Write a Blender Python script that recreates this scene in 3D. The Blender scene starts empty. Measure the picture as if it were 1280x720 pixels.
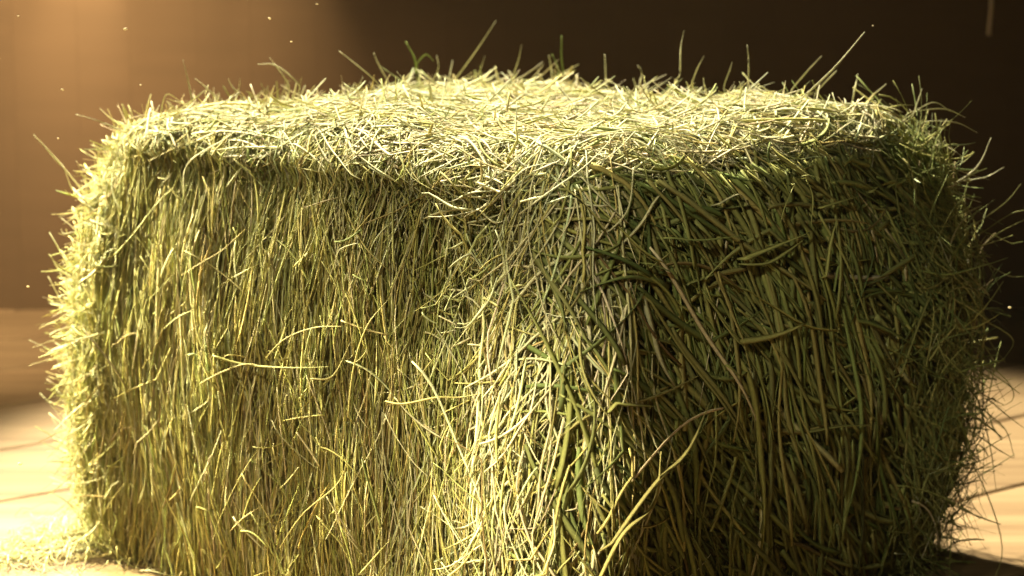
import bpy, math, numpy as np
from mathutils import Vector, Matrix
rng = np.random.default_rng(7)
S = bpy.context.scene
col = S.collection

# ------------------------------------------------------------------ camera
FPX, PIT, CAM = 2600.0, 0.17, np.array([-0.133, -3.22, 1.233])
cd = bpy.data.cameras.new('camera'); cam = bpy.data.objects.new('camera', cd); col.objects.link(cam)
cd.sensor_width = 36; cd.lens = FPX / 1280 * 36; cd.clip_end = 100; cd.clip_start = .05
cam.location = CAM; cam.rotation_euler = (math.pi / 2 - PIT, 0, 0)
cd.dof.use_dof = True; cd.dof.focus_distance = 3.42; cd.dof.aperture_fstop = 3.3
S.camera = cam

def ray(px, py):
    x = (px - 640) / FPX; y = (360 - py) / FPX
    c, s = math.cos(PIT), math.sin(PIT)
    d = np.array([x, c + y * s, -s + y * c])
    return d / np.linalg.norm(d)

# ------------------------------------------------------------------ helpers
def tag(o, label=None, cat=None, group=None, kind=None):
    for k, v in (('label', label), ('category', cat), ('group', group), ('kind', kind)):
        if v: o[k] = v
    return o

def new_mat(name, rough=.7):
    m = bpy.data.materials.new(name); m.use_nodes = True
    nt = m.node_tree; nt.nodes.clear()
    out = nt.nodes.new('ShaderNodeOutputMaterial')
    return m, nt, out

def nd(nt, t, **kw):
    n = nt.nodes.new(t)
    for k, v in kw.items():
        if k in n.inputs.keys(): n.inputs[k].default_value = v
        else: setattr(n, k, v)
    return n

def raw_mesh(name, V, F4, mat, parent=None, colors=None, smooth=True, extra3=None):
    me = bpy.data.meshes.new(name)
    V = np.asarray(V, np.float32); F4 = np.asarray(F4, np.int32)
    n4 = len(F4)
    me.vertices.add(len(V)); me.vertices.foreach_set('co', V.ravel())
    me.loops.add(n4 * 4); me.loops.foreach_set('vertex_index', F4.ravel())
    me.polygons.add(n4)
    me.polygons.foreach_set('loop_start', np.arange(n4, dtype=np.int32) * 4)
    me.polygons.foreach_set('use_smooth', np.full(n4, smooth))
    me.update(calc_edges=True)
    if colors is not None:
        a = me.color_attributes.new('straw_color', 'FLOAT_COLOR', 'POINT')
        c = np.ones((len(V), 4), np.float32); c[:, :3] = colors
        a.data.foreach_set('color', c.ravel())
    me.materials.append(mat)
    o = bpy.data.objects.new(name, me); col.objects.link(o)
    if parent: o.parent = parent
    return o

# ------------------------------------------------------------------ materials
def hay_material(name, trans=.35, bump=True):
    m, nt, out = new_mat(name)
    at = nd(nt, 'ShaderNodeAttribute', attribute_name='straw_color')
    tc = nd(nt, 'ShaderNodeTexCoord')
    nz = nd(nt, 'ShaderNodeTexNoise', Scale=160.0, Detail=2.0)
    nt.links.new(tc.outputs['Object'], nz.inputs['Vector'])
    mr = nd(nt, 'ShaderNodeMapRange'); mr.inputs[3].default_value = .72; mr.inputs[4].default_value = 1.25
    nt.links.new(nz.outputs['Fac'], mr.inputs[0])
    mx = nd(nt, 'ShaderNodeVectorMath', operation='SCALE')
    nt.links.new(at.outputs['Color'], mx.inputs[0]); nt.links.new(mr.outputs[0], mx.inputs['Scale'])
    p = nd(nt, 'ShaderNodeBsdfPrincipled', Roughness=.6)
    p.inputs['Specular IOR Level'].default_value = .2
    nt.links.new(mx.outputs[0], p.inputs['Base Color'])
    tr = nd(nt, 'ShaderNodeBsdfTranslucent'); nt.links.new(mx.outputs[0], tr.inputs['Color'])
    ms = nd(nt, 'ShaderNodeMixShader'); ms.inputs[0].default_value = trans
    nt.links.new(p.outputs[0], ms.inputs[1]); nt.links.new(tr.outputs[0], ms.inputs[2])
    nt.links.new(ms.outputs[0], out.inputs['Surface'])
    return m
M_stem = hay_material('dried_straw', .16)
M_blade = hay_material('grass_blade', .25)

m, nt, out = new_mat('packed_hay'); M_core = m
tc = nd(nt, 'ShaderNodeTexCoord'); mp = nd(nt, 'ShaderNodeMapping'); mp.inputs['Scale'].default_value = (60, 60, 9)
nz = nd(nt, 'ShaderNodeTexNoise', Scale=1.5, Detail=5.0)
cr = nd(nt, 'ShaderNodeValToRGB'); cr.color_ramp.elements[0].color = (.03, .021, .007, 1); cr.color_ramp.elements[1].color = (.13, .095, .032, 1)  # core darker than the straw: shade of the gaps put into its colour
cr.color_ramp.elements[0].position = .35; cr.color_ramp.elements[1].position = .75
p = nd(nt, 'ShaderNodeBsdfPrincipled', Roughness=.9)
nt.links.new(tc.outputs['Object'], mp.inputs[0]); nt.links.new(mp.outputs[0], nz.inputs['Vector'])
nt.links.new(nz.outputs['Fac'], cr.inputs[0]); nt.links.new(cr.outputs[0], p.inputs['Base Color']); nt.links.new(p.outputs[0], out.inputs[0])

def wood(name, lo, hi, ang, rough, scale_along=.8, scale_across=16, bump=.25, pitch=.43, spec=.4, var=(.78, 1.15)):
    m, nt, out = new_mat(name)
    tc = nd(nt, 'ShaderNodeTexCoord')
    mp = nd(nt, 'ShaderNodeMapping'); mp.inputs['Scale'].default_value = (scale_along, scale_across, scale_across)
    mp.inputs['Rotation'].default_value = ang
    nt.links.new(tc.outputs['Object'], mp.inputs[0])
    at = nd(nt, 'ShaderNodeAttribute', attribute_name='straw_color')
    ad = nd(nt, 'ShaderNodeVectorMath', operation='MULTIPLY_ADD')
    ad.inputs[1].default_value = (37, 11, 23); nt.links.new(at.outputs['Color'], ad.inputs[0]); nt.links.new(mp.outputs[0], ad.inputs[2])
    n1 = nd(nt, 'ShaderNodeTexNoise', Scale=1.0, Detail=7.0, Roughness=.62, Distortion=.6); nt.links.new(ad.outputs[0], n1.inputs['Vector'])
    cr = nd(nt, 'ShaderNodeValToRGB'); cr.color_ramp.elements[0].color = (*lo, 1); cr.color_ramp.elements[1].color = (*hi, 1)
    cr.color_ramp.elements[0].position = .3; cr.color_ramp.elements[1].position = .68
    nt.links.new(n1.outputs['Fac'], cr.inputs[0])
    sp = nd(nt, 'ShaderNodeSeparateColor'); nt.links.new(at.outputs['Color'], sp.inputs[0])
    mr = nd(nt, 'ShaderNodeMapRange'); mr.inputs[3].default_value, mr.inputs[4].default_value = var
    nt.links.new(sp.outputs[0], mr.inputs[0])
    sc = nd(nt, 'ShaderNodeVectorMath', operation='SCALE'); nt.links.new(cr.outputs[0], sc.inputs[0]); nt.links.new(mr.outputs[0], sc.inputs['Scale'])
    p = nd(nt, 'ShaderNodeBsdfPrincipled', Roughness=rough); p.inputs['Specular IOR Level'].default_value = spec
    nt.links.new(sc.outputs[0], p.inputs['Base Color'])
    b = nd(nt, 'ShaderNodeBump', Strength=bump, Distance=.01); nt.links.new(n1.outputs['Fac'], b.inputs['Height']); nt.links.new(b.outputs[0], p.inputs['Normal'])
    nt.links.new(p.outputs[0], out.inputs[0])
    return m
PA = math.radians(38)
M_floor = wood('floor_wood', (.16, .102, .052), (.28, .20, .108), (0, 0, -PA), .5)
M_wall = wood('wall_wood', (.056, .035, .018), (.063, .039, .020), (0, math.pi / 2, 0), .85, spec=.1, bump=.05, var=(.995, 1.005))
M_dark, nt, out = new_mat('dark_gap'); p = nd(nt, 'ShaderNodeBsdfPrincipled', Roughness=.9); p.inputs['Base Color'].default_value = (.03, .018, .009, 1); nt.links.new(p.outputs[0], out.inputs[0])

# ------------------------------------------------------------------ setting
def plank_box(c, ax, ay, az, hx, hy, hz, bev):
    """bevelled board: 8-gon-ish profile extruded along ax; returns verts and quads"""
    prof = [(-hy, -hz), (hy, -hz), (hy, hz - bev), (hy - bev, hz), (-hy + bev, hz), (-hy, hz - bev)]
    V = []
    for sx in (-1, 1):
        for (y, z) in prof: V.append(c + ax * sx * hx + ay * y + az * z)
    n = 6; F = [(i, (i + 1) % n, n + (i + 1) % n, n + i) for i in range(n)]
    F += [(0, 5, 2, 1), (5, 4, 3, 2), (n, n + 1, n + 2, n + 5), (n + 5, n + 2, n + 3, n + 4)]
    return V, F
def boards(name, rows, mat, ax, ay, az, origin, gap=.013, bev=.004):
    V, F, C = [], [], []
    for (y0, w, x0, x1, dz) in rows:
        v, f = plank_box(origin + ax * (x0 + x1) / 2 + ay * (y0 + w / 2) + az * dz, ax, ay, az, (x1 - x0) / 2 - .0015, w / 2 - gap / 2, .015, bev)
        b = len(V); V += v; F += [tuple(i + b for i in q) for q in f]; C += [rng.random(3)] * len(v)
    return raw_mesh(name, V, F, mat, colors=np.array(C), smooth=False)
ax = np.array([math.cos(PA), math.sin(PA), 0]); ay = np.array([-math.sin(PA), math.cos(PA), 0]); az = np.array([0, 0, 1.])
rows = []
for i in range(-14, 22):
    x = -9 + rng.random() * 2
    while x < 9:
        L = 2.6 + rng.random() * 1.8
        rows.append((i * .43, .43, x, x + L, -.015 + rng.normal() * .0006)); x += L
floor = boards('floor', rows, M_floor, ax, ay, az, np.zeros(3)); floor['kind'] = 'structure'
sub = raw_mesh('ground', [(-12, -9, -.034), (12, -9, -.034), (12, 12, -.034), (-12, 12, -.034)], [(0, 1, 2, 3)], M_dark, smooth=False); sub['kind'] = 'structure'
WY = 3.55
rows = []
x = -5.2
while x < 5.2:
    w = .16 + rng.random() * .06
    rows.append((x, w, -.02, 5.0, 0)); x += w
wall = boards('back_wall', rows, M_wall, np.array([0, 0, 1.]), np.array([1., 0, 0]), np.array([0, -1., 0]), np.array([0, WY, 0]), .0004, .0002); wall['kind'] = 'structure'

# ------------------------------------------------------------------ bale shape (signed distance, bale frame: origin at base centre)
A, B, H, YAW = 1.325, 1.054, .85, -.76
U = np.array([math.cos(YAW), math.sin(YAW), 0]); Vv = np.array([-math.sin(YAW), math.cos(YAW), 0])
ORG = -U * A / 2 + Vv * B / 2 + np.array([-.028, 0, 0])
R3 = np.array([U, Vv, [0, 0, 1.]])            # rows: bale axes in world
to_loc = lambda P: (P - ORG) @ R3.T
HX, HY, RAD, TH = A / 2 - .018, B / 2 - .018, .10, H - .003
def sdf(P):
    x, y, z = P[..., 0], P[..., 1], P[..., 2]
    t = np.clip(z / TH, 0, 1.1)
    side = .058 * np.abs(np.sin(np.pi * np.clip(t, 0, 1) ** 1.1)) ** .8 + .010 * (1 - t) + .020 * np.clip((t - .945) / .03, 0, 1) * np.clip((.60 - x) / .1, 0, 1)
    n = (.009 * np.sin(7.1 * x + 3 * np.sin(4 * z)) * np.cos(5.3 * y + 1) + .007 * np.sin(13 * x + 9 * z + 2) * np.sin(11 * y - 7 * z)
         + .005 * np.sin(23 * x - 4 * z + y * 19) * np.cos(17 * z + 8 * y))
    top = .050 * np.clip(1 - (x / np.where(x > 0, .72, .75)) ** np.where(x > 0, 8, 4), 0, 1) * np.clip(1 - (y / .62) ** 4, 0, 1)
    top = top - .05 * np.clip((-x - .25) / .42, 0, 1.1) ** 2
    qx = np.abs(x) - (HX + side + (.035 + .08 * (1 - t) ** 2 + .065 * np.abs(np.sin(np.pi * np.clip(t, 0, 1))) ** .8) * (x < 0) - .115 * (x < 0) * np.clip((-y - .16) / .36, 0, 1.1) ** 2 - RAD)
    qy = np.abs(y) - (HY + side + .06 * (1 - np.clip(t, 0, 1)) ** 3 - RAD)
    dxy = np.hypot(np.maximum(qx, 0), np.maximum(qy, 0)) + np.minimum(np.maximum(qx, qy), 0) - RAD
    RT = .045 + .015 * np.clip((x - .42) / .2, 0, 1)
    q1 = dxy + RT; q2 = np.abs(z - TH / 2 + .05) - (TH / 2 + .05 + top - RT)
    return np.hypot(np.maximum(q1, 0), np.maximum(q2, 0)) + np.minimum(np.maximum(q1, q2), 0) - RT + n
def grad(P):
    e = 2e-3; g = np.zeros_like(P)
    for k in range(3):
        d = np.zeros(3); d[k] = e
        g[..., k] = sdf(P + d) - sdf(P - d)
    return g / (np.linalg.norm(g, axis=-1, keepdims=True) + 1e-9)
def nrm(v): return v / (np.linalg.norm(v, axis=-1, keepdims=True) + 1e-9)

bale = bpy.data.objects.new('hay_bale', None); col.objects.link(bale)
bale.location = ORG; bale.rotation_euler = (0, 0, YAW)
tag(bale, 'large rectangular bale of loose yellow green hay standing on the wooden floor', 'hay bale')

# core: projected rounded box grid
def core_mesh():
    V, F = [], []
    n = 44
    # cube-sphere grid projected onto the surface inset
    for axis in range(3):
        for sgn in (-1, 1):
            g = np.linspace(-1, 1, n + 1); a, b = np.meshgrid(g, g, indexing='ij')
            P = np.zeros((n + 1, n + 1, 3)); P[..., axis] = sgn; P[..., (axis + 1) % 3] = a; P[..., (axis + 2) % 3] = b
            P = P * np.array([HX, HY, TH / 2]) * .93 + np.array([0, 0, TH / 2])
            for _ in range(6):
                P = P + (-.042 - sdf(P))[..., None] * grad(P) * .8
            P[..., 2] = np.maximum(P[..., 2], 0.003)
            lump = .012 * np.sin(31 * P[..., 0] + 5 * P[..., 2]) * np.sin(27 * P[..., 1] + 6 * P[..., 2])
            P = P - grad(P) * np.abs(lump)[..., None]
            b0 = len(V); V += list(P.reshape(-1, 3))
            for i in range(n):
                for j in range(n):
                    q = [b0 + i * (n + 1) + j, b0 + (i + 1) * (n + 1) + j, b0 + (i + 1) * (n + 1) + j + 1, b0 + i * (n + 1) + j + 1]
                    F.append(q if sgn > 0 else q[::-1])
    return V, F
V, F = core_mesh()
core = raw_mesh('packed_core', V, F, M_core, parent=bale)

# ------------------------------------------------------------------ straw building
def tubes(P, wb, wn, twist, taper0, colors, Nrm=None):
    """P (N,K,3) paths; wb/wn (N,) half widths; returns verts, quads, per-vertex colours. diamond section, tapered ends"""
    N, K, _ = P.shape
    T = np.gradient(P, axis=1); T = nrm(T)
    if Nrm is None: Nrm = np.broadcast_to(nrm(rng.normal(size=(N, 1, 3))), P.shape)
    b = nrm(np.cross(T, Nrm)); n = np.cross(b, T)
    ct, st = np.cos(twist)[..., None], np.sin(twist)[..., None]
    b2 = b * ct + n * st; n2 = n * ct - b * st
    t = np.linspace(0, 1, K)[None, :]
    prof = np.clip((1 - t) / .4, .25, 1) ** .7 * np.clip(t / .12 * .5 + .5, 0, 1)
    prof = np.where(taper0[:, None] > .5, np.clip((1 - t) * 12, .6, 1) * 1.0, prof)
    B2 = b2 * (wb[:, None] * prof)[..., None]; N2 = n2 * (wn[:, None] * prof)[..., None]
    Vs = np.stack([P + B2, P + N2, P - B2, P - N2 * .6], 2)          # N,K,4,3
    idx = np.arange(N * K * 4).reshape(N, K, 4)
    a = idx[:, :-1]; c = idx[:, 1:]
    F = np.stack([a, np.roll(a, -1, 2), np.roll(c, -1, 2), c], -1).reshape(-1, 4)
    cap0 = idx[:, 0, ::-1]; cap1 = idx[:, -1, :]
    F = np.concatenate([F, cap0, cap1])
    C = np.repeat(colors[:, :, None, :], 4, 2)
    return Vs.reshape(-1, 3), F, C.reshape(-1, 3)

PALE = np.array([.66, .64, .39]); GOLD = np.array([.50, .455, .17]); OLIVE = np.array([.36, .365, .125]); GREEN = np.array([.25, .28, .095]); BROWN = np.array([.23, .18, .075]); DGREEN = np.array([.16, .195, .065])
PAL = np.array([PALE, GOLD, OLIVE, GREEN, BROWN, DGREEN])
def pick(n, w):
    w = np.array(w, float); w = w / w.sum(-1, keepdims=True)
    k = rng.choice(6, size=n, p=w)
    c = PAL[k] * (1 + rng.normal(size=(n, 1)) * .14) * (1 + rng.normal(size=(n, 3)) * .05)
    return np.clip(c, .02, .85)

def grow(P0, D0, L, K, h0, h1, curve, wav, sag, stick=None, kink=.25):
    """march strands over the bale surface. all arrays (N,...)."""
    N = len(P0); P = P0.copy(); D = nrm(D0); ds = (L / (K - 1))[:, None]
    path = np.zeros((N, K, 3)); nn = np.zeros((N, K, 3))
    kk = rng.integers(2, K - 1, N); ka = rng.normal(size=N) * 1.0 * (rng.random(N) < kink)
    ph = rng.random(N) * 6.28; fr = 1 + rng.random(N) * 2
    for k in range(K):
        g = grad(P); s = sdf(P)
        t = k / (K - 1)
        ht = h0 + (h1 - h0) * t
        if stick is not None: ht = ht + stick * t ** 2
        P = P + ((ht - s)[:, None]) * g * .9
        under = P[:, 2] < .004
        P[under, 2] = .004 + .004 * rng.random(under.sum())
        path[:, k] = P; nn[:, k] = g
        D = D - (D * g).sum(1, keepdims=True) * g * (.9 if stick is None else .75)
        bb = nrm(np.cross(g, D))
        turn = curve / (K - 1) + wav * np.cos(ph + fr * 6.28 * t) / (K - 1) * 3 + np.where(kk == k, ka, 0)
        D = nrm(D + bb * turn[:, None] + np.array([0, 0, -1.]) * sag[:, None])
        P = P + D * ds
    return path, nn

def surf_pts(n, face):
    """random points near a face (bale frame) and that face's outward normal"""
    if face in ('front', 'back'):
        p = np.stack([(rng.random(n) * 2 - 1) * (HX + .02), np.full(n, -HY if face == 'front' else HY), rng.random(n) * TH * 1.02], 1)
    elif face in ('side', 'end'):
        p = np.stack([np.full(n, HX if face == 'side' else -HX), (rng.random(n) * 2 - 1) * (HY + .02), rng.random(n) * TH * 1.02], 1)
    else:
        p = np.stack([(rng.random(n) * 2 - 1) * (HX + .03), (rng.random(n) * 2 - 1) * (HY + .03), np.full(n, TH)], 1)
    return p
def rot_in_plane(g, base, ang):
    base = nrm(base - (base * g).sum(1, keepdims=True) * g); o = np.cross(g, base)
    return base * np.cos(ang)[:, None] + o * np.sin(ang)[:, None]

VV, FF, CC = {}, {}, {}
def add(part, P, nn, wb, wn, tw, cut, colr):
    v, f, c = tubes(P, wb, wn, tw, cut, colr, nn)
    off = sum(len(a) for a in VV.get(part, []))
    VV.setdefault(part, []).append(v); FF.setdefault(part, []).append(f + off); CC.setdefault(part, []).append(c)

def shade_along(c, K, tip=.12):
    t = np.linspace(0, 1, K)[None, :, None]
    return c[:, None, :] * (1 + tip * (t - .5) * rng.normal(size=(len(c), 1, 1)))

def batch(part, n, face, base, spread, Lr, wr, hr, pal, K=9, flat=.55, curve=.25, wav=.08, sag=0., stick=0, flip=.5, filt=None, cut=.4, kink=.25, back=.5, twr=.4):
    P0 = surf_pts(n, face)
    if filt is not None: P0 = P0[filt(P0)]
    n = len(P0)
    for _ in range(3): P0 = P0 + (-sdf(P0))[:, None] * grad(P0) * .9
    g = grad(P0)
    ang = rng.normal(size=n) * spread if spread < 3 else rng.random(n) * 6.283
    bs = np.broadcast_to(np.array(base, float), (n, 3)) if not callable(base) else base(P0)
    D = rot_in_plane(g, bs + 1e-4, ang)
    fl = rng.random(n) < flip
    D[fl] *= -1
    L = Lr[0] + (Lr[1] - Lr[0]) * rng.random(n) ** 1.5
    bk = np.full(n, back)
    if face == 'side':                                     # keep the blades of the short face from climbing over onto the top
        room = np.clip((TH - .02 - P0[:, 2]) / np.maximum(np.abs(D[:, 2]), .15), .0, 9) / L
        up = D[:, 2] < 0
        bk = np.where(up, np.minimum(bk, room), np.maximum(bk, 1 - room)); bk = np.clip(bk, 0, 1)
    P0 = P0 - D * (L * bk)[:, None]
    h0 = hr[0] + (hr[1] - hr[0]) * rng.random(n) ** 1.3; h1 = np.clip(h0 + rng.normal(size=n) * .006, hr[0] - .004, hr[1] + .01)
    st = None
    if stick: st = stick * rng.random(n) ** 2
    P, nn = grow(P0, D, L, K, h0, h1, rng.normal(size=n) * curve, np.abs(rng.normal(size=n)) * wav, np.full(n, sag), st, kink)
    w = wr[0] + (wr[1] - wr[0]) * rng.random(n) ** 1.6
    tw = (rng.normal(size=(n, 1)) * twr + np.linspace(0, 1, K)[None, :] * rng.normal(size=(n, 1)) * .8)
    # the deep front layer's browner palette puts gap shade into the colour
    c = pick(n, pal)
    add(part, P, nn, w, w * flat, tw, (rng.random(n) < cut).astype(float), shade_along(c, K))

#            pale gold olive green brown dgreen
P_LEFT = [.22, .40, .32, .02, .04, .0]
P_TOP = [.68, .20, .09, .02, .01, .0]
P_RIGHT = [.02, .03, .33, .36, .02, .24]  # leafy greens, darkened further to paint the shade of this face
DN = (0, 0, -1)
mm = .001
# long face toward the camera: fine vertical stems in many layers
batch('straw', 9000, 'front', DN, .13, (.10, .32), (1.0 * mm, 1.7 * mm), (-.040, -.004), [.06, .26, .34, .04, .3, 0], K=8, wav=.08, curve=.15, kink=.08)  # browner mix in this layer paints the shade between stems
batch('straw', 6200, 'front', DN, .19, (.12, .32), (1.0 * mm, 1.8 * mm), (-.006, .012), P_LEFT, K=10, wav=.09, curve=.2, kink=.15)
batch('straw', 380, 'front', DN, .6, (.06, .18), (1.1 * mm, 2.1 * mm), (.010, .024), P_LEFT, K=9, curve=.4)
# top: flat tangled bright straw, mostly lengthways
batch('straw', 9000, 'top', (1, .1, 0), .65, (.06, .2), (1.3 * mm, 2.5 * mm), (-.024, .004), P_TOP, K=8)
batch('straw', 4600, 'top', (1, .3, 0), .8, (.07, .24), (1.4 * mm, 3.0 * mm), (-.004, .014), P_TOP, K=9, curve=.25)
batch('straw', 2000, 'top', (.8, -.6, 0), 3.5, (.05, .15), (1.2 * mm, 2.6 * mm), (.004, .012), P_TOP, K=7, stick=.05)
# shoulder between top and faces
def edge_front(P): return (P[:, 1] < -HY + .07) & (P[:, 1] > -HY - .005)
def edge_side(P): return (P[:, 0] > HX - .12)
batch('straw', 7000, 'top', (1, .0, 0), .45, (.05, .13), (1.2 * mm, 2.3 * mm), (-.006, .016), P_TOP, K=8, filt=edge_front, flip=.4, stick=.012)
batch('straw', 900, 'top', (.3, -1, 0), .8, (.04, .11), (1.2 * mm, 2.3 * mm), (-.002, .018), P_TOP, K=7, filt=edge_front, flip=.1, stick=.03)
batch('straw', 9500, 'top', (.3, .8, 0), .8, (.06, .2), (1.4 * mm, 3.2 * mm), (-.006, .022), P_TOP, K=8, filt=edge_side, flip=.3, stick=.02)
# short face to the right: broad leaf blades fanning down and away, fine straw between them
FAN = (0, .62, -1)
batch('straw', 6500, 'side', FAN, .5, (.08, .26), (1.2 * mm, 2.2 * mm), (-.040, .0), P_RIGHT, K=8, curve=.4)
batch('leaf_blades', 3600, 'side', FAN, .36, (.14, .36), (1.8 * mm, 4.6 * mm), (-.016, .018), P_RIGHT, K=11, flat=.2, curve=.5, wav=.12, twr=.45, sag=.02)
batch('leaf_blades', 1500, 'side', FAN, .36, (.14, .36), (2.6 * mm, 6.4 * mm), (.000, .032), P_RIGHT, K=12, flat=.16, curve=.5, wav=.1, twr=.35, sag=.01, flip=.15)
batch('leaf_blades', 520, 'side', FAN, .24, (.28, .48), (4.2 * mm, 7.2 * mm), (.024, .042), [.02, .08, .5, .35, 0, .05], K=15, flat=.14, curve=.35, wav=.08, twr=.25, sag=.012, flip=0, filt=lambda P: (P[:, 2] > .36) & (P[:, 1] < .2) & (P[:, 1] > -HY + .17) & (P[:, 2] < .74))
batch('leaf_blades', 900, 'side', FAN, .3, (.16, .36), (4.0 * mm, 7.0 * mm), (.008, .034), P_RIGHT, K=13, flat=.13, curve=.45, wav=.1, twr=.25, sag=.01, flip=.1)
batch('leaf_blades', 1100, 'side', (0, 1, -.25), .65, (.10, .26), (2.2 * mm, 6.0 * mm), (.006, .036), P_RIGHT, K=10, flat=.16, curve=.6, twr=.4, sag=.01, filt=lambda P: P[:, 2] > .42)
# near corner: long golden straw falling over the ridge
def corner(P): return (P[:, 0] > HX - .13)
P_RIDGE = [.55, .36, .07, .0, .02, 0]  # golden straw made paler, with the corner's brighter light put into its colour
batch('straw', 7500, 'front', (-.16, 0, -1), .27, (.12, .36), (1.3 * mm, 3.0 * mm), (-.004, .036), P_RIDGE, K=11, filt=corner, flip=.1, curve=.5, wav=.3, kink=.35)
batch('straw', 6000, 'side', (0, .16, -1), .22, (.14, .40), (1.4 * mm, 3.1 * mm), (-.004, .034), P_RIDGE, K=11, filt=lambda P: P[:, 1] < -HY + .07, flip=.1, curve=.5, wav=.3, kink=.35)
# tangle under the near top corner
batch('straw', 2600, 'front', (.5, 0, -1), 3.5, (.04, .13), (1.4 * mm, 2.6 * mm), (.004, .036), [.6, .3, .1, 0, .03, 0], K=8, filt=lambda P: (P[:, 0] > HX - .26) & (P[:, 2] > .56), curve=.8, kink=.7)
# far left corner and hidden faces
batch('straw', 6000, 'end', (0, .2, -1), .7, (.06, .2), (1.2 * mm, 2.1 * mm), (-.040, .008), P_LEFT, K=8, curve=.6, stick=.03)
batch('straw', 10000, 'end', (0, -.4, -1), .9, (.04, .14), (1.0 * mm, 1.9 * mm), (-.01, .03), [.4, .3, .35, .02, .0, 0], K=8, filt=lambda P: P[:, 1] < .0, curve=.8, stick=.085)
batch('straw', 6000, 'front', (-.6, 0, -1), .8, (.04, .14), (1.0 * mm, 1.9 * mm), (-.01, .022), [.35, .3, .40, .02, .0, 0], K=8, filt=lambda P: P[:, 0] < -HX + .10, curve=.8, stick=.06)
batch('straw', 3000, 'end', (0, -.5, -1), .8, (.05, .14), (1.0 * mm, 1.9 * mm), (.0, .05), [.4, .3, .35, .02, .0, 0], K=8, filt=lambda P: (P[:, 1] < .1) & (P[:, 2] < .22), curve=.8, stick=.10)
batch('straw', 6500, 'back', DN, .4, (.1, .3), (1.3 * mm, 2.2 * mm), (-.036, .016), P_LEFT, K=7, curve=.3, stick=.02)
# airy fringe on the far right edge
batch('straw', 7000, 'side', (0, .8, -1), .6, (.08, .26), (1.1 * mm, 2.2 * mm), (.0, .055), P_RIGHT, K=9, filt=lambda P: P[:, 1] > HY - .16, curve=.7, stick=.10)
batch('straw', 3000, 'back', (1, 0, -.9), .6, (.08, .24), (1.1 * mm, 2.2 * mm), (.0, .055), P_RIGHT, K=9, filt=lambda P: P[:, 0] > HX - .12, curve=.7, stick=.10)
for part, mat in (('straw', M_stem), ('leaf_blades', M_blade)):
    o = raw_mesh(part, np.concatenate(VV[part]), np.concatenate(FF[part]), mat, bale, np.concatenate(CC[part]))
    o['kind'] = 'stuff'

# ------------------------------------------------------------------ single straws the photograph shows
def hit(px, py):
    """first point of the bale surface seen at a photo pixel (bale frame), or the closest approach"""
    o = to_loc(CAM); d = R3 @ ray(px, py)
    t = 2.2; best = (9, t)
    for _ in range(300):
        s = float(sdf(o + d * t))
        if s < best[0]: best = (s, t)
        if s < .0015: return o + d * t, t
        t += max(s * .6, .002)
        if t > 6: break
    return o + d * best[1], best[1]
def smooth(pts, K):
    pts = np.array(pts, float); n = len(pts)
    if n == 2: return pts[0] + (pts[1] - pts[0]) * np.linspace(0, 1, K)[:, None]
    ext = np.vstack([2 * pts[0] - pts[1], pts, 2 * pts[-1] - pts[-2]]); outp = []
    for u in np.linspace(0, n - 1 - 1e-6, K):
        i = int(u); f = u - i; p0, p1, p2, p3 = ext[i:i + 4]
        outp.append(.5 * ((2 * p1) + (p2 - p0) * f + (2 * p0 - 5 * p1 + 4 * p2 - p3) * f * f + (3 * p1 - p0 - 3 * p2 + p3) * f ** 3))
    return np.array(outp)
def single(name, P, w, flat, colr, parent, tw=.4, cut=0., mat=None):
    K = len(P); Pn = P[None]
    N = np.broadcast_to(np.array([0.2, -.3, 1.]), Pn.shape) if parent is None else grad(P)[None]
    v, f, c = tubes(Pn, np.array([w]), np.array([w * flat]), np.full((1, K), tw) + np.linspace(0, .5, K)[None], np.array([cut]), np.broadcast_to(np.array(colr), (1, K, 3)), N)
    return raw_mesh(name, v, f, mat or M_stem, parent, c)
def stray(pts, w=1.8, c=PALE, name='stray_straw', flat=.7, away=0., K=16):
    """rooted in the bale at the first pixel, its free end held in the air at the root's depth (away: metres toward the back)"""
    o = to_loc(CAM)
    p0, t0 = hit(*pts[0]); world = []
    for i, q in enumerate(pts):
        d = R3 @ ray(*q)
        world.append(o + d * (t0 + away * i / max(1, len(pts) - 1)))
    world = [world[0] - grad(world[0][None])[0] * .02] + world[0:]
    return single(name, smooth(world, K), w * 1.3 * mm, flat, np.array(c) * (1 + rng.normal() * .08), bale)
def lying(pts, w=2.0, c=GOLD, name='stray_straw', flat=.7, lift=.03, K=20, mat=None, tw=.4):
    """lies against the bale along the whole line"""
    P = []
    for q in pts:
        p, t = hit(*q); P.append(p + grad(p[None])[0] * lift)
    P = smooth(P, K)
    for _ in range(2):
        s = sdf(P); bad = s < lift * .8
        P[bad] += ((lift * .8 - s)[:, None] * grad(P))[bad]
    e = P[0] - grad(P[:1])[0] * .015; e2 = P[-1] - grad(P[-1:])[0] * .004
    P[0] = e
    return single(name, P, w * mm, flat, np.array(c) * (1 + rng.normal() * .08), bale, tw=tw, mat=mat)

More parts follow.
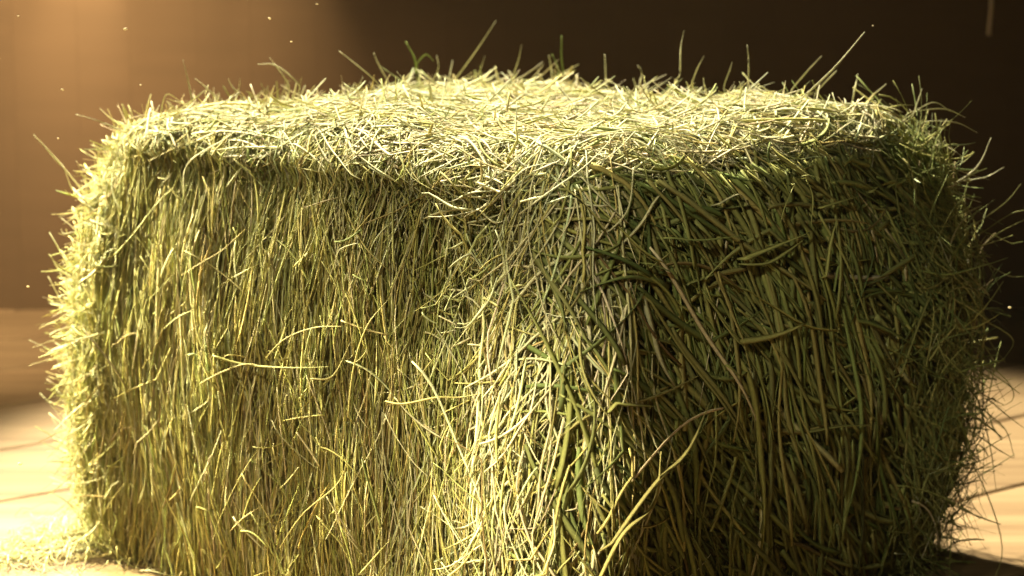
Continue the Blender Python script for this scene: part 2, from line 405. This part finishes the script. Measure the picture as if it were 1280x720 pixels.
BG = PALE * .95
for q in [
    ([(112, 248), (84, 215), (62, 190), (42, 168)], 1.9), ([(112, 262), (92, 240), (80, 210)], 1.4),
    ([(165, 170), (125, 152), (95, 143)], 1.6), ([(243, 140), (236, 105), (229, 75)], 1.6), ([(275, 128), (258, 110), (244, 98)], 1.6),
    ([(302, 122), (290, 108), (285, 98)], 1.5), ([(200, 150), (208, 118), (230, 130)], 1.3), ([(372, 104), (345, 82), (322, 80)], 1.7),
    ([(360, 104), (346, 84), (337, 72)], 1.5), ([(472, 104), (447, 82), (424, 64)], 1.6), ([(486, 104), (474, 82), (467, 66)], 1.5),
    ([(566, 104), (592, 68), (620, 26)], 1.9), ([(638, 104), (648, 75), (652, 56)], 1.5), ([(690, 100), (688, 80), (686, 69)], 1.5),
    ([(757, 98), (756, 68)], 1.5), ([(800, 104), (802, 90), (797, 82)], 1.5), ([(865, 104), (872, 85), (880, 70)], 1.6),
    ([(935, 106), (936, 80), (934, 56)], 1.9), ([(985, 140), (1040, 88), (1081, 40)], 2.6), ([(990, 112), (1010, 88), (1027, 70)], 1.7),
    ([(1066, 124), (1070, 105), (1072, 92)], 1.6), ([(1084, 126), (1108, 105)], 1.7), ([(1140, 146), (1148, 125), (1153, 110)], 1.6),
    ([(1140, 140), (1180, 136), (1207, 147)], 1.7), ([(1160, 152), (1195, 153), (1222, 166)], 1.5), ([(1190, 232), (1222, 208), (1239, 172)], 1.9),
    ([(1190, 228), (1230, 222), (1255, 209)], 1.5), ([(540, 104), (548, 85), (546, 70)], 1.4), ([(590, 104), (600, 88), (606, 70)], 1.5),
    ([(845, 100), (850, 92), (851, 60), (855, 38)], 1.5),
    ([(100, 350), (75, 338), (62, 318)], 1.5), ([(98, 382), (80, 372), (62, 372)], 1.5), ([(102, 400), (82, 385), (60, 345)], 1.4),
    ([(135, 414), (95, 425), (62, 421), (80, 410), (112, 407)], 1.5), ([(122, 502), (90, 504), (57, 503)], 1.6),
    ([(98, 470), (90, 510), (93, 560), (103, 593)], 1.5), ([(115, 498), (92, 515), (68, 538)], 1.5), ([(122, 520), (100, 535), (72, 550)], 1.5),
    ([(118, 462), (95, 476), (70, 482)], 1.4), ([(112, 445), (95, 450), (78, 453)], 1.3), ([(95, 290), (80, 292), (76, 286)], 1.3), ([(108, 316), (88, 322), (72, 332)], 1.3),
    ([(1130, 150), (1165, 128), (1188, 139)], 1.3), ([(1020, 116), (1042, 92), (1046, 88)], 1.4), ([(905, 108), (912, 88), (915, 78)], 1.4),
]:
    stray(q[0], q[1], BG if q[0][0][0] < 1150 else PALE * .8)
for q in [([(1222, 312), (1250, 290), (1282, 274)], 1.5), ([(1225, 276), (1258, 252), (1276, 230)], 1.5), ([(1228, 290), (1262, 268), (1284, 262)], 1.3), ([(1232, 330), (1262, 345), (1285, 345)], 1.3),
          ([(1205, 560), (1238, 628), (1253, 688), (1240, 730)], 1.6), ([(1222, 500), (1238, 560), (1245, 612)], 1.6), ([(1222, 508), (1256, 536), (1268, 572)], 1.5),
          ([(1225, 400), (1252, 412), (1267, 428), (1252, 452)], 1.5), ([(1228, 450), (1262, 480), (1264, 502), (1230, 512)], 1.4), ([(1195, 600), (1203, 640), (1213, 683)], 1.5),
          ([(1215, 540), (1248, 562), (1267, 573)], 1.4), ([(1235, 500), (1260, 520), (1284, 538)], 1.4), ([(1180, 640), (1198, 660), (1215, 682)], 1.4)]:
    stray(q[0], q[1], OLIVE * .8)
# fresh green shoots on the top
for q in [([(522, 108), (519, 76), (507, 52)], 2.6), ([(520, 82), (532, 68), (542, 76)], 1.8), ([(706, 112), (702, 72), (702, 44)], 2.2), ([(696, 108), (698, 86), (690, 68)], 1.6)]:
    stray(q[0], q[1], (.25, .33, .09), 'green_shoot', .3)
# stems and blades lying on the faces
for q in [([(494, 498), (520, 502), (560, 494), (590, 494), (622, 490)], 2.2, GOLD), ([(262, 478), (290, 462), (322, 452), (352, 458)], 1.9, GOLD), ([(275, 440), (320, 452), (380, 459), (432, 456)], 2.0, OLIVE * 1.25),
          ([(345, 450), (372, 424), (410, 410), (446, 405)], 2.0, GOLD), ([(400, 472), (430, 468), (455, 424)], 1.8, GOLD), ([(450, 530), (458, 460), (475, 405), (500, 372)], 2.6, GOLD * 1.1),
          ([(565, 722), (600, 690), (632, 620), (645, 560)], 2.4, GOLD * 1.1), ([(690, 556), (735, 512), (800, 494), (862, 465)], 3.2, GOLD * .9), ([(624, 262), (634, 238), (668, 224), (706, 214)], 2.6, PALE),
          ([(662, 274), (690, 250), (730, 222), (768, 186)], 2.6, PALE), ([(672, 340), (690, 310), (704, 280), (712, 250)], 2.2, PALE), ([(722, 232), (745, 256), (770, 282)], 2.3, PALE),
          ([(778, 215), (770, 262), (752, 290), (742, 292)], 2.2, PALE), ([(745, 330), (780, 285), (800, 255), (815, 240)], 2.4, PALE), ([(622, 260), (625, 240), (632, 224), (644, 232)], 1.9, PALE),
          ([(610, 250), (634, 280), (650, 278)], 2.0, PALE), ([(360, 690), (395, 640), (440, 600), (452, 560)], 2.1, GOLD), ([(245, 255), (250, 195), (300, 182), (330, 150)], 2.0, PALE),
          ([(370, 200), (366, 176), (392, 205)], 1.7, PALE), ([(190, 714), (150, 678), (118, 640), (112, 622)], 2.0, OLIVE * .8), ([(108, 622), (118, 590), (150, 560), (170, 540)], 1.6, OLIVE),
          ([(115, 404), (140, 432), (168, 470), (176, 490)], 1.9, BROWN), ([(630, 560), (650, 520), (690, 470), (716, 400)], 2.8, PALE), ([(640, 590), (630, 540), (655, 470), (700, 440)], 2.4, PALE),
          ([(704, 560), (690, 500), (700, 440), (716, 380)], 2.8, PALE)]:
    lying(q[0], q[1], q[2])
for q in [([(903, 324), (930, 312), (985, 292)], 5.5, OLIVE * 1.15), ([(905, 330), (935, 326), (960, 312), (978, 300)], 4.0, OLIVE), ([(1030, 620), (1000, 560), (975, 515), (962, 480)], 3.0, GOLD * .9),
          ([(1010, 500), (1046, 580), (1070, 640), (1092, 700)], 3.2, OLIVE * .8), ([(885, 400), (930, 480), (965, 540), (985, 570)], 3.6, OLIVE), ([(1028, 412), (985, 404), (940, 380), (905, 360)], 4.2, OLIVE),
          ([(806, 298), (850, 302), (905, 296)], 4.2, GREEN * 1.3), ([(780, 330), (830, 348), (870, 380)], 4.0, GREEN), ([(1000, 262), (1020, 255), (1048, 248)], 4.0, OLIVE * 1.2), ([(980, 225), (1020, 235), (1048, 255)], 3.0, OLIVE),
          ([(968, 235), (955, 262), (950, 280)], 3.0, OLIVE), ([(1005, 350), (1010, 310), (1018, 278)], 3.4, OLIVE * 1.1), ([(980, 228), (988, 250), (986, 284)], 3.2, OLIVE * 1.2), ([(1180, 515), (1165, 470), (1150, 440)], 2.4, OLIVE),
          ([(740, 680), (790, 600), (830, 560), (860, 500)], 3.6, GOLD * .85), ([(730, 725), (755, 660), (790, 620), (800, 560)], 3.6, GOLD), ([(1195, 480), (1200, 400), (1190, 360), (1170, 320)], 3.0, OLIVE * .8),
          ([(985, 535), (1030, 528), (1078, 524)], 3.6, OLIVE * .8), ([(1100, 470), (1125, 400), (1150, 350)], 2.6, OLIVE * .8), ([(870, 262), (900, 250), (912, 262)], 3.0, PALE * .9)]:
    lying(q[0], q[1], q[2], name='leaf_blade', flat=.18, lift=.045, mat=M_blade, tw=.9)

# ------------------------------------------------------------------ floor litter
def ground(px, py, h=.004):
    d = ray(px, py); t = (h - CAM[2]) / d[2]; return CAM + d * t
V, F, C = [], [], []
n = 2300; K = 6
# loose hay spilled round the foot of the bale, thickest at the camera-left corner
tt = rng.random(n)
cx, cy = -A / 2, -B / 2
side_pick = rng.random(n)
loc = np.zeros((n, 3))
a = side_pick < .55
loc[a, 0] = -A / 2 - np.abs(rng.normal(size=a.sum())) * .10 + .05; loc[a, 1] = (rng.random(a.sum()) - .5) * B * 1.1
loc[~a, 0] = (rng.random((~a).sum()) - .5) * A * 1.1; loc[~a, 1] = -B / 2 - np.abs(rng.normal(size=(~a).sum())) * .07 + .04
heap = side_pick > .62                                  # a low drift banked against the corner that shows
nh = heap.sum(); loc[heap, 0] = -A / 2 - rng.normal(size=nh) * .055 + .03; loc[heap, 1] = -B / 2 + rng.normal(size=nh) * .13 - .02
hh = np.where(heap, .032 * rng.random(n) * np.exp(-((loc[:, 0] + A / 2) ** 2 + (loc[:, 1] + B / 2) ** 2) / .03), 0)
an = rng.random(n) * 6.283; L = .03 + rng.random(n) * .1
P = np.zeros((n, K, 3)); s = np.linspace(-.5, .5, K)
cu = rng.normal(size=n) * .6
for k in range(K):
    aa = an + cu * s[k]
    P[:, k, 0] = loc[:, 0] + np.cos(aa) * L * s[k]; P[:, k, 1] = loc[:, 1] + np.sin(aa) * L * s[k]
    P[:, k, 2] = .003 + hh + .018 * np.abs(rng.normal(size=n) * .5) + .01 * (1 - 4 * s[k] ** 2) * rng.random(n)
Pw = P @ R3 + ORG
w = (.7 + rng.random(n) * .7) * mm
v, f, c = tubes(Pw, w, w * .7, np.zeros((n, K)), np.ones(n), shade_along(pick(n, [.4, .4, .15, .03, .05, 0]), K), np.broadcast_to(np.array([0, 0.01, 1.]), Pw.shape))
lo = raw_mesh('loose_hay', v, f, M_stem, None, c)
tag(lo, 'scattered short bits of hay spilled on the floor round the foot of the bale', 'loose hay', kind='stuff')

for pts, lab in [
    ([(0, 684), (30, 686), (55, 700)], 'bent straw on the floor at the bottom corner, its far end kinked down'),
    ([(4, 692), (24, 708), (50, 684)], 'v shaped straw stalk lying lowest on the bright planks beside the bale'),
    ([(2, 676), (40, 673), (78, 668)], 'long thin straw lying flat just above the v shaped stalk'),
    ([(60, 678), (90, 668), (112, 655)], 'short straw stalk on the planks pointing at the foot of the bale'),
    ([(76, 640), (92, 639), (106, 638)], 'short dark straight straw lying apart on the floor near the bale corner'),
    ([(84, 662), (98, 672), (110, 682)], 'pale straw tilted downward, nearest the spilled hay at the bale foot')]:
    P = np.array([ground(*q, h=.006) for q in pts]); P[1, 2] += .012
    o = single('fallen_straw', smooth(P, 12), .0018, .7, OLIVE * .8, None)
    ctr = P.mean(0); ctr[2] = 0; o.data.transform(Matrix.Translation(-Vector(ctr))); o.location = ctr
    tag(o, lab, 'straw', 'fallen straws on the floor')

# ------------------------------------------------------------------ dust motes
M_dust, nt, out = new_mat('dust_fluff'); p = nd(nt, 'ShaderNodeBsdfPrincipled', Roughness=.9); p.inputs['Base Color'].default_value = (.85, .78, .6, 1)
tr = nd(nt, 'ShaderNodeBsdfTranslucent'); tr.inputs[0].default_value = (.85, .75, .5, 1); ms = nd(nt, 'ShaderNodeMixShader'); ms.inputs[0].default_value = .5
nt.links.new(p.outputs[0], ms.inputs[1]); nt.links.new(tr.outputs[0], ms.inputs[2]); nt.links.new(ms.outputs[0], out.inputs[0])
for (px, py, dist, r, lab) in [
    (157, 36, 3.7, 3.2, 'bright speck of dust floating highest above the left end of the bale'),
    (337, 23, 3.7, 2.9, 'bright speck of dust floating above the two crossed straws on the bale top'),
    (396, 5, 3.8, 2.2, 'dust speck almost touching the upper edge of the picture'),
    (364, 52, 3.7, 1.8, 'tiny elongated dust fleck just above the tangled straws of the bale top'),
    (78, 112, 3.7, 2.9, 'pale dust speck floating above the long curled straw'),
    (176, 106, 3.8, 1.7, 'faint dust speck close over the rounded corner of the bale'),
    (73, 173, 3.8, 2.0, 'dim dust speck beside the tip of the long curled straw'),
    (23, 20, 3.9, 1.9, 'dim dust speck in the light shaft nearest the top corner'),
    (35, 358, 3.8, 2.2, 'dust speck hanging where the wall meets the floor beside the bale'),
    (25, 580, 3.8, 3.6, 'flat oval dust fluff floating low over the bright floor planks'),
    (1091, 32, 3.8, 1.7, 'lone dust speck against the black wall above the longest upright straw'),
    (1262, 384, 3.8, 3.0, 'dust fluff at the foot of the dark wall beside the bale\'s shadowed side')]:
    bpy.ops.mesh.primitive_ico_sphere_add(subdivisions=2, radius=1)
    o = bpy.context.object; o.name = 'dust_mote'; me = o.data
    k = rng.normal(size=(3, 3)) * 1.7
    for v in me.vertices:
        c = v.co.copy(); f = 1 + .28 * math.sin(k[0] @ np.array(c) + 1) + .2 * math.sin(k[1] @ np.array(c) * 1.9)
        v.co = Vector((c.x * 1.15, c.y * .8, c.z * .75)) * f * r * .82 * mm
    for q in me.polygons: q.use_smooth = True
    me.materials.append(M_dust); o.location = CAM + ray(px, py) * dist
    tag(o, lab, 'dust speck', 'dust specks floating in the air')

# ------------------------------------------------------------------ cord hanging in front of the wall
p0 = CAM + ray(1236, 44) * 6.45
P = np.array([p0 + np.array([.004 * math.sin(k * 1.3), 0, k * .09]) for k in range(20)])
o = single('hanging_cord', P, .006, 1.0, (.42, .38, .32), None, cut=1.)
o.data.transform(Matrix.Translation(-Vector(p0))); o.location = p0
tag(o, 'thin grey cord hanging down in front of the dark wall, its lower end loose', 'cord')

# ------------------------------------------------------------------ air
HD = 0.0018
m, nt, out = new_mat('haze_air'); pv = nd(nt, 'ShaderNodeVolumePrincipled'); pv.inputs['Color'].default_value = (.95, .8, .55, 1); pv.inputs['Density'].default_value = HD; pv.inputs['Anisotropy'].default_value = .35
nt.links.new(pv.outputs[0], out.inputs['Volume'])
x0, x1, y0, y1, z0, z1 = -17, 17, -17, 17, -1.1, 5.7
hv = [(x, y, z) for z in (z0, z1) for (x, y) in ((x0, y0), (x1, y0), (x1, y1), (x0, y1))]
hz = raw_mesh('haze', hv, [(3, 2, 1, 0), (4, 5, 6, 7), (0, 1, 5, 4), (1, 2, 6, 5), (2, 3, 7, 6), (3, 0, 4, 7)], m, smooth=False)
tag(hz, 'thin warm dusty air filling the barn around the bale', 'haze', kind='stuff')

# ------------------------------------------------------------------ light
def spot(name, loc, aim, power, colr, size, blend, radius):
    l = bpy.data.lights.new(name, 'SPOT'); l.energy = power; l.color = colr; l.spot_size = math.radians(size); l.spot_blend = blend; l.shadow_soft_size = radius
    o = bpy.data.objects.new(name, l); col.objects.link(o); o.location = loc
    o.rotation_euler = (Vector(aim) - Vector(loc)).to_track_quat('-Z', 'Y').to_euler(); return o
def area(name, loc, aim, power, colr, sx, sy):
    l = bpy.data.lights.new(name, 'AREA'); l.energy = power; l.color = colr; l.shape = 'RECTANGLE'; l.size = sx; l.size_y = sy
    o = bpy.data.objects.new(name, l); col.objects.link(o); o.location = loc
    o.rotation_euler = (Vector(aim) - Vector(loc)).to_track_quat('-Z', 'Y').to_euler(); return o
spot('key_lamp', (-2.35, 3.4, 5.5), (.0, 1.3, .3), 10800, (1, .89, .64), 32, .4, .12)
spot('backdrop_fill', (-2.4, 2.0, 3.2), (-1.6, 3.0, 0), 620, (1, .72, .42), 38, 1, .15)  # added lamp for the dark floor band and wall foot, no source seen
spot('rim_fill', (-3.5, 2.8, 1.9), (-1.0, .85, .42), 8500, (1, .86, .46), 21, 1, .08)  # unseen low lamp added to make the left end glow
spot('fill_lamp', (-2.4, -1.7, 3.8), (-.5, .1, .1), 590, (1, .88, .52), 30, 1, .08)
spot('ridge_fill', (-2.25, -2.15, 2.5), (-.03, 0, .22), 1750, (1, .87, .54), 12.5, 1, .08)  # extra narrow beam added to brighten the near corner, source invented
spot('side_fill', (-1.0, -3.0, 3.0), (.22, .17, .74), 330, (1, .90, .58), 12.5, 1, .10)  # weak added lamp that lifts the upper right face, no such source
spot('wall_fill', (-3.2, .9, 1.0), (-1.7, 3.5, .22), 1000, (1, .74, .44), 50, 1, .2)  # added lamp, out of view, that brightens the foot of the wall
spot('backdrop_fill', (-1.75, 2.5, 1.85), (-1.45, 3.55, 1.05), 520, (1, .77, .45), 56, 1, .05)  # unseen lamp added for a warm wall glow that stands for shafts
spot('backdrop_fill', (-1.42, 3.24, 1.6), (-1.52, 3.54, .95), 95, (1, .80, .5), 30, 1, .02)  # added raking beam near the wall, drawing a streak of glow
spot('backdrop_fill', (-.95, 3.22, 1.6), (-.85, 3.54, .9), 45, (1, .76, .44), 34, 1, .02)  # second added raking beam, further right along the wall

w = bpy.data.worlds.new('World'); S.world = w; w.use_nodes = True
w.node_tree.nodes['Background'].inputs[0].default_value = (.9, .6, .4, 1); w.node_tree.nodes['Background'].inputs[1].default_value = .003

S.render.engine = 'CYCLES'
S.view_settings.view_transform = 'Standard'; S.view_settings.look = 'None'; S.view_settings.exposure = 0; S.view_settings.gamma = 1
c = S.cycles
c.max_bounces = 6; c.diffuse_bounces = 1; c.glossy_bounces = 2; c.transmission_bounces = 3; c.volume_bounces = 1; c.caustics_reflective = False; c.caustics_refractive = False
c.use_denoising = True
try: c.denoiser = 'OPENIMAGEDENOISE'; c.denoising_input_passes = 'RGB_ALBEDO_NORMAL'; c.denoising_prefilter = 'ACCURATE'
except Exception: pass
